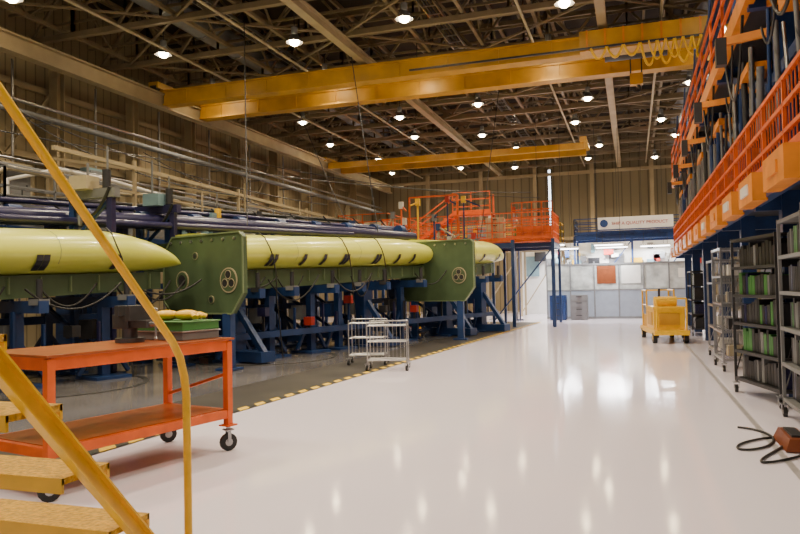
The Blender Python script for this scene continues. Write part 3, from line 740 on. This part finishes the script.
# ---------------------------------------------------------------- orange work bench cart
b = B('orange_workbench_cart')
uu = V(-.22, -.975, 0).normalized(); vv_ = V(uu.y, -uu.x, 0)
if vv_.x > 0: vv_ = -vv_
C1 = V(-3.8, 6.0, 0); L, D, H = 1.85, .86, 1.08; an = math.atan2(uu.y, uu.x)
def P(a, d, z): return C1 + uu * a + vv_ * d + V(0, 0, z)
b.box(P(L / 2, D / 2, H + .01), (L + .1, D + .1, .02), 'tabletop', an)
for (a0, d0, a1, d1) in ((0, 0, L, 0), (0, D, L, D), (0, 0, 0, D), (L, 0, L, D)):
    b.beam(P(a0, d0, H - .05), P(a1, d1, H - .05), .05, .10, 'orange')
    b.beam(P(a0, d0, .36), P(a1, d1, .36), .05, .08, 'orange')
for f in (.25, .5, .75): b.beam(P(L * f, 0, .36), P(L * f, D, .36), .05, .05, 'orange')
b.box(P(L / 2, D / 2, .4), (L - .04, D - .04, .015), 'tabletop', an)
for a in (0, L):
    for d in (0, D):
        b.beam(P(a, d, .24), P(a, d, H - .01), .065, .065, 'orange', up=tuple(uu)); q = P(a, d, 0)
        b.box(P(a, d, .25), (.13, .13, .015), 'orange', an); caster(b, q.x, q.y, .085, .25, rz=an + 1.2)
b.beam(P(0, 0, .75), P(0, D, .5), .03, .03, 'orange')
b.build(bevel=.004)
zc = H + .022
b = B('green_parts_bin')
for i, (k, z) in enumerate((('gray', 0), ('boxgreen', .09))):
    cc = P(.24, .42, zc + z + .04); b.box(cc, (.46, .64, .08), k, an); b.box(P(.24, .42, zc + z + .082), (.49, .67, .012), 'steel' if i == 0 else 'boxgreen', an)
    b.box(P(-.0, .42, zc + z + .04), (.02, .2, .03), 'dark', an)
b.build(bevel=.006)
b = B('yellow_glove_pair')
for k in range(2):
    cc = P(.2 + .08 * k, .34 + .2 * k, zc + .23); b.sphere(cc, .105, 'yellow', 1.3, 1.0, .5, 14, 8)
    for j in range(4): q = P(.08 + .05 * j, .2 + .22 * k, zc + .208); b.tube([cc, cc.lerp(q, .7) + V(0, 0, .02), q], .026, 'yellow', 8)
b.build()
b = B('bench_vise')
q = P(.74, .50, zc); k = 'viseiron'
b.cyl(q, q + V(0, 0, .04), .13, k, 18); b.cyl(q + V(0, 0, .04), q + V(0, 0, .14), .07, k, 14)
b.beam(q - vv_ * .06 + V(0, 0, .19), q + vv_ * .16 + V(0, 0, .19), .14, .13, k)
b.beam(q - vv_ * .28 + V(0, 0, .17), q + V(0, 0, .17), .08, .07, k)
b.beam(q + vv_ * .03 - uu * .12 + V(0, 0, .29), q + vv_ * .03 + uu * .12 + V(0, 0, .29), .06, .1, k)
b.beam(q - vv_ * .12 - uu * .12 + V(0, 0, .27), q - vv_ * .12 + uu * .12 + V(0, 0, .27), .06, .14, k)
b.cyl(q - vv_ * .26 + V(0, 0, .17), q - vv_ * .38 + V(0, 0, .17), .022, 'steel', 10)
b.cyl(q - vv_ * .36 + V(0, 0, .04), q - vv_ * .36 + V(0, 0, .30), .011, 'steel', 8)
for zz in (.04, .30): b.sphere(q - vv_ * .36 + V(0, 0, zz), .02, 'steel')
b.build(bevel=.006)

# ---------------------------------------------------------------- yellow stair (rises toward the viewer)
b = B('yellow_access_stair')
sx0, sx1 = -1.95, -2.78
for i in range(-1, 9):
    y = 2.60 - .235 * i; z = .36 + .2665 * i
    if z < .04: continue
    b.box(((sx0 + sx1) / 2, y, z - .012), (abs(sx1 - sx0) - .02, .24, .024), 'tread')
    b.box(((sx0 + sx1) / 2, y + .115, z - .028), (abs(sx1 - sx0) - .02, .012, .055), 'yellow')
    b.box(((sx0 + sx1) / 2, y - .115, z - .028), (abs(sx1 - sx0) - .02, .012, .055), 'yellow')
dirn = V(0, -.235, .2665).normalized()
for x, sg in ((sx0, 1), (sx1, -1)):
    p = V(x, 2.88, .02); q = p + dirn * 3.45
    b.beam(p, q, .02, .06, 'yellow')
    nrm = V(0, .2665, .235).normalized()
    b.beam(p + nrm * .03 + V(.02 * sg, 0, 0), q + nrm * .03 + V(.02 * sg, 0, 0), .04, .008, 'yellow')
    b.beam(p - nrm * .03 + V(.02 * sg, 0, 0), q - nrm * .03 + V(.02 * sg, 0, 0), .04, .008, 'yellow')
    b.box((x, 2.9, .01), (.1, .16, .02), 'yellow')
hx = sx0 + .0
pts = [V(hx, 2.74, .02), V(hx, 2.74, .7), V(hx, 2.735, 1.08), V(hx, 2.72, 1.17), V(hx, 2.69, 1.26), V(hx, 2.64, 1.33)]
for i in range(1, 10): pts.append(V(hx, 2.64, 1.33) + V(0, -.70, .70).normalized() * .27 * i)
b.tube(pts, .018, 'yellow', 12)
b.tube([V(hx, 1.0, 1.9), V(hx, 1.0, 2.95)], .018, 'yellow', 10)
b.box(((sx0 + sx1) / 2, .1, 2.72), (.84, 1.0, .05), 'tread')
for x in (sx0, sx1):
    for y in (-.35, .5): b.beam((x, y, 0), (x, y, 2.7), .06, .06, 'yellow')
b.build()

# ---------------------------------------------------------------- misc items on the left floor
b = B('tool_chest'); x, y = -10.6, 15.9; b.box((x, y, .55), (.8, .5, .75), 'red')
for i in range(4): b.box((x, y - .26, .3 + i * .18), (.72, .02, .15), 'red'); b.box((x, y - .28, .34 + i * .18), (.5, .02, .02), 'steel')
for a in (-.32, .32):
    for d in (-.18, .18): caster(b, x + a, y + d, .06, .19)
b.build()
for (x, y) in ((-12.5, 8.2), (-14.0, 7.6)):
    b = B('support_trestle')
    for a in (-.5, .5):
        for d in (-.35, .35): b.beam((x + a, y + d, .0), (x + a * .7, y, 1.3), .07, .07, 'blue')
    b.beam((x - .6, y, 1.32), (x + .6, y, 1.32), .12, .12, 'blue'); b.beam((x - .45, y - .2, .5), (x + .45, y - .2, .5), .05, .05, 'blue')
    b.build()

# ---------------------------------------------------------------- world + camera
w = bpy.data.worlds.new('World'); bpy.context.scene.world = w; w.use_nodes = True
w.node_tree.nodes['Background'].inputs[0].default_value = (1.0, .94, .88, 1); w.node_tree.nodes['Background'].inputs[1].default_value = .42  # added fill light for the foreground; the hall's near end is left open
cd = bpy.data.cameras.new('Camera'); cd.sensor_width = 36; cd.lens = 31.5; cd.clip_end = 200
co = bpy.data.objects.new('Camera', cd); bpy.context.collection.objects.link(co)
mt = Matrix.Rotation(math.radians(18.4), 4, 'Z') @ Matrix.Rotation(math.radians(90 + 1.75), 4, 'X') @ Matrix.Rotation(math.radians(-1.15), 4, 'Z')
mt.translation = V(0, 0, 1.55); co.matrix_world = mt
bpy.context.scene.camera = co
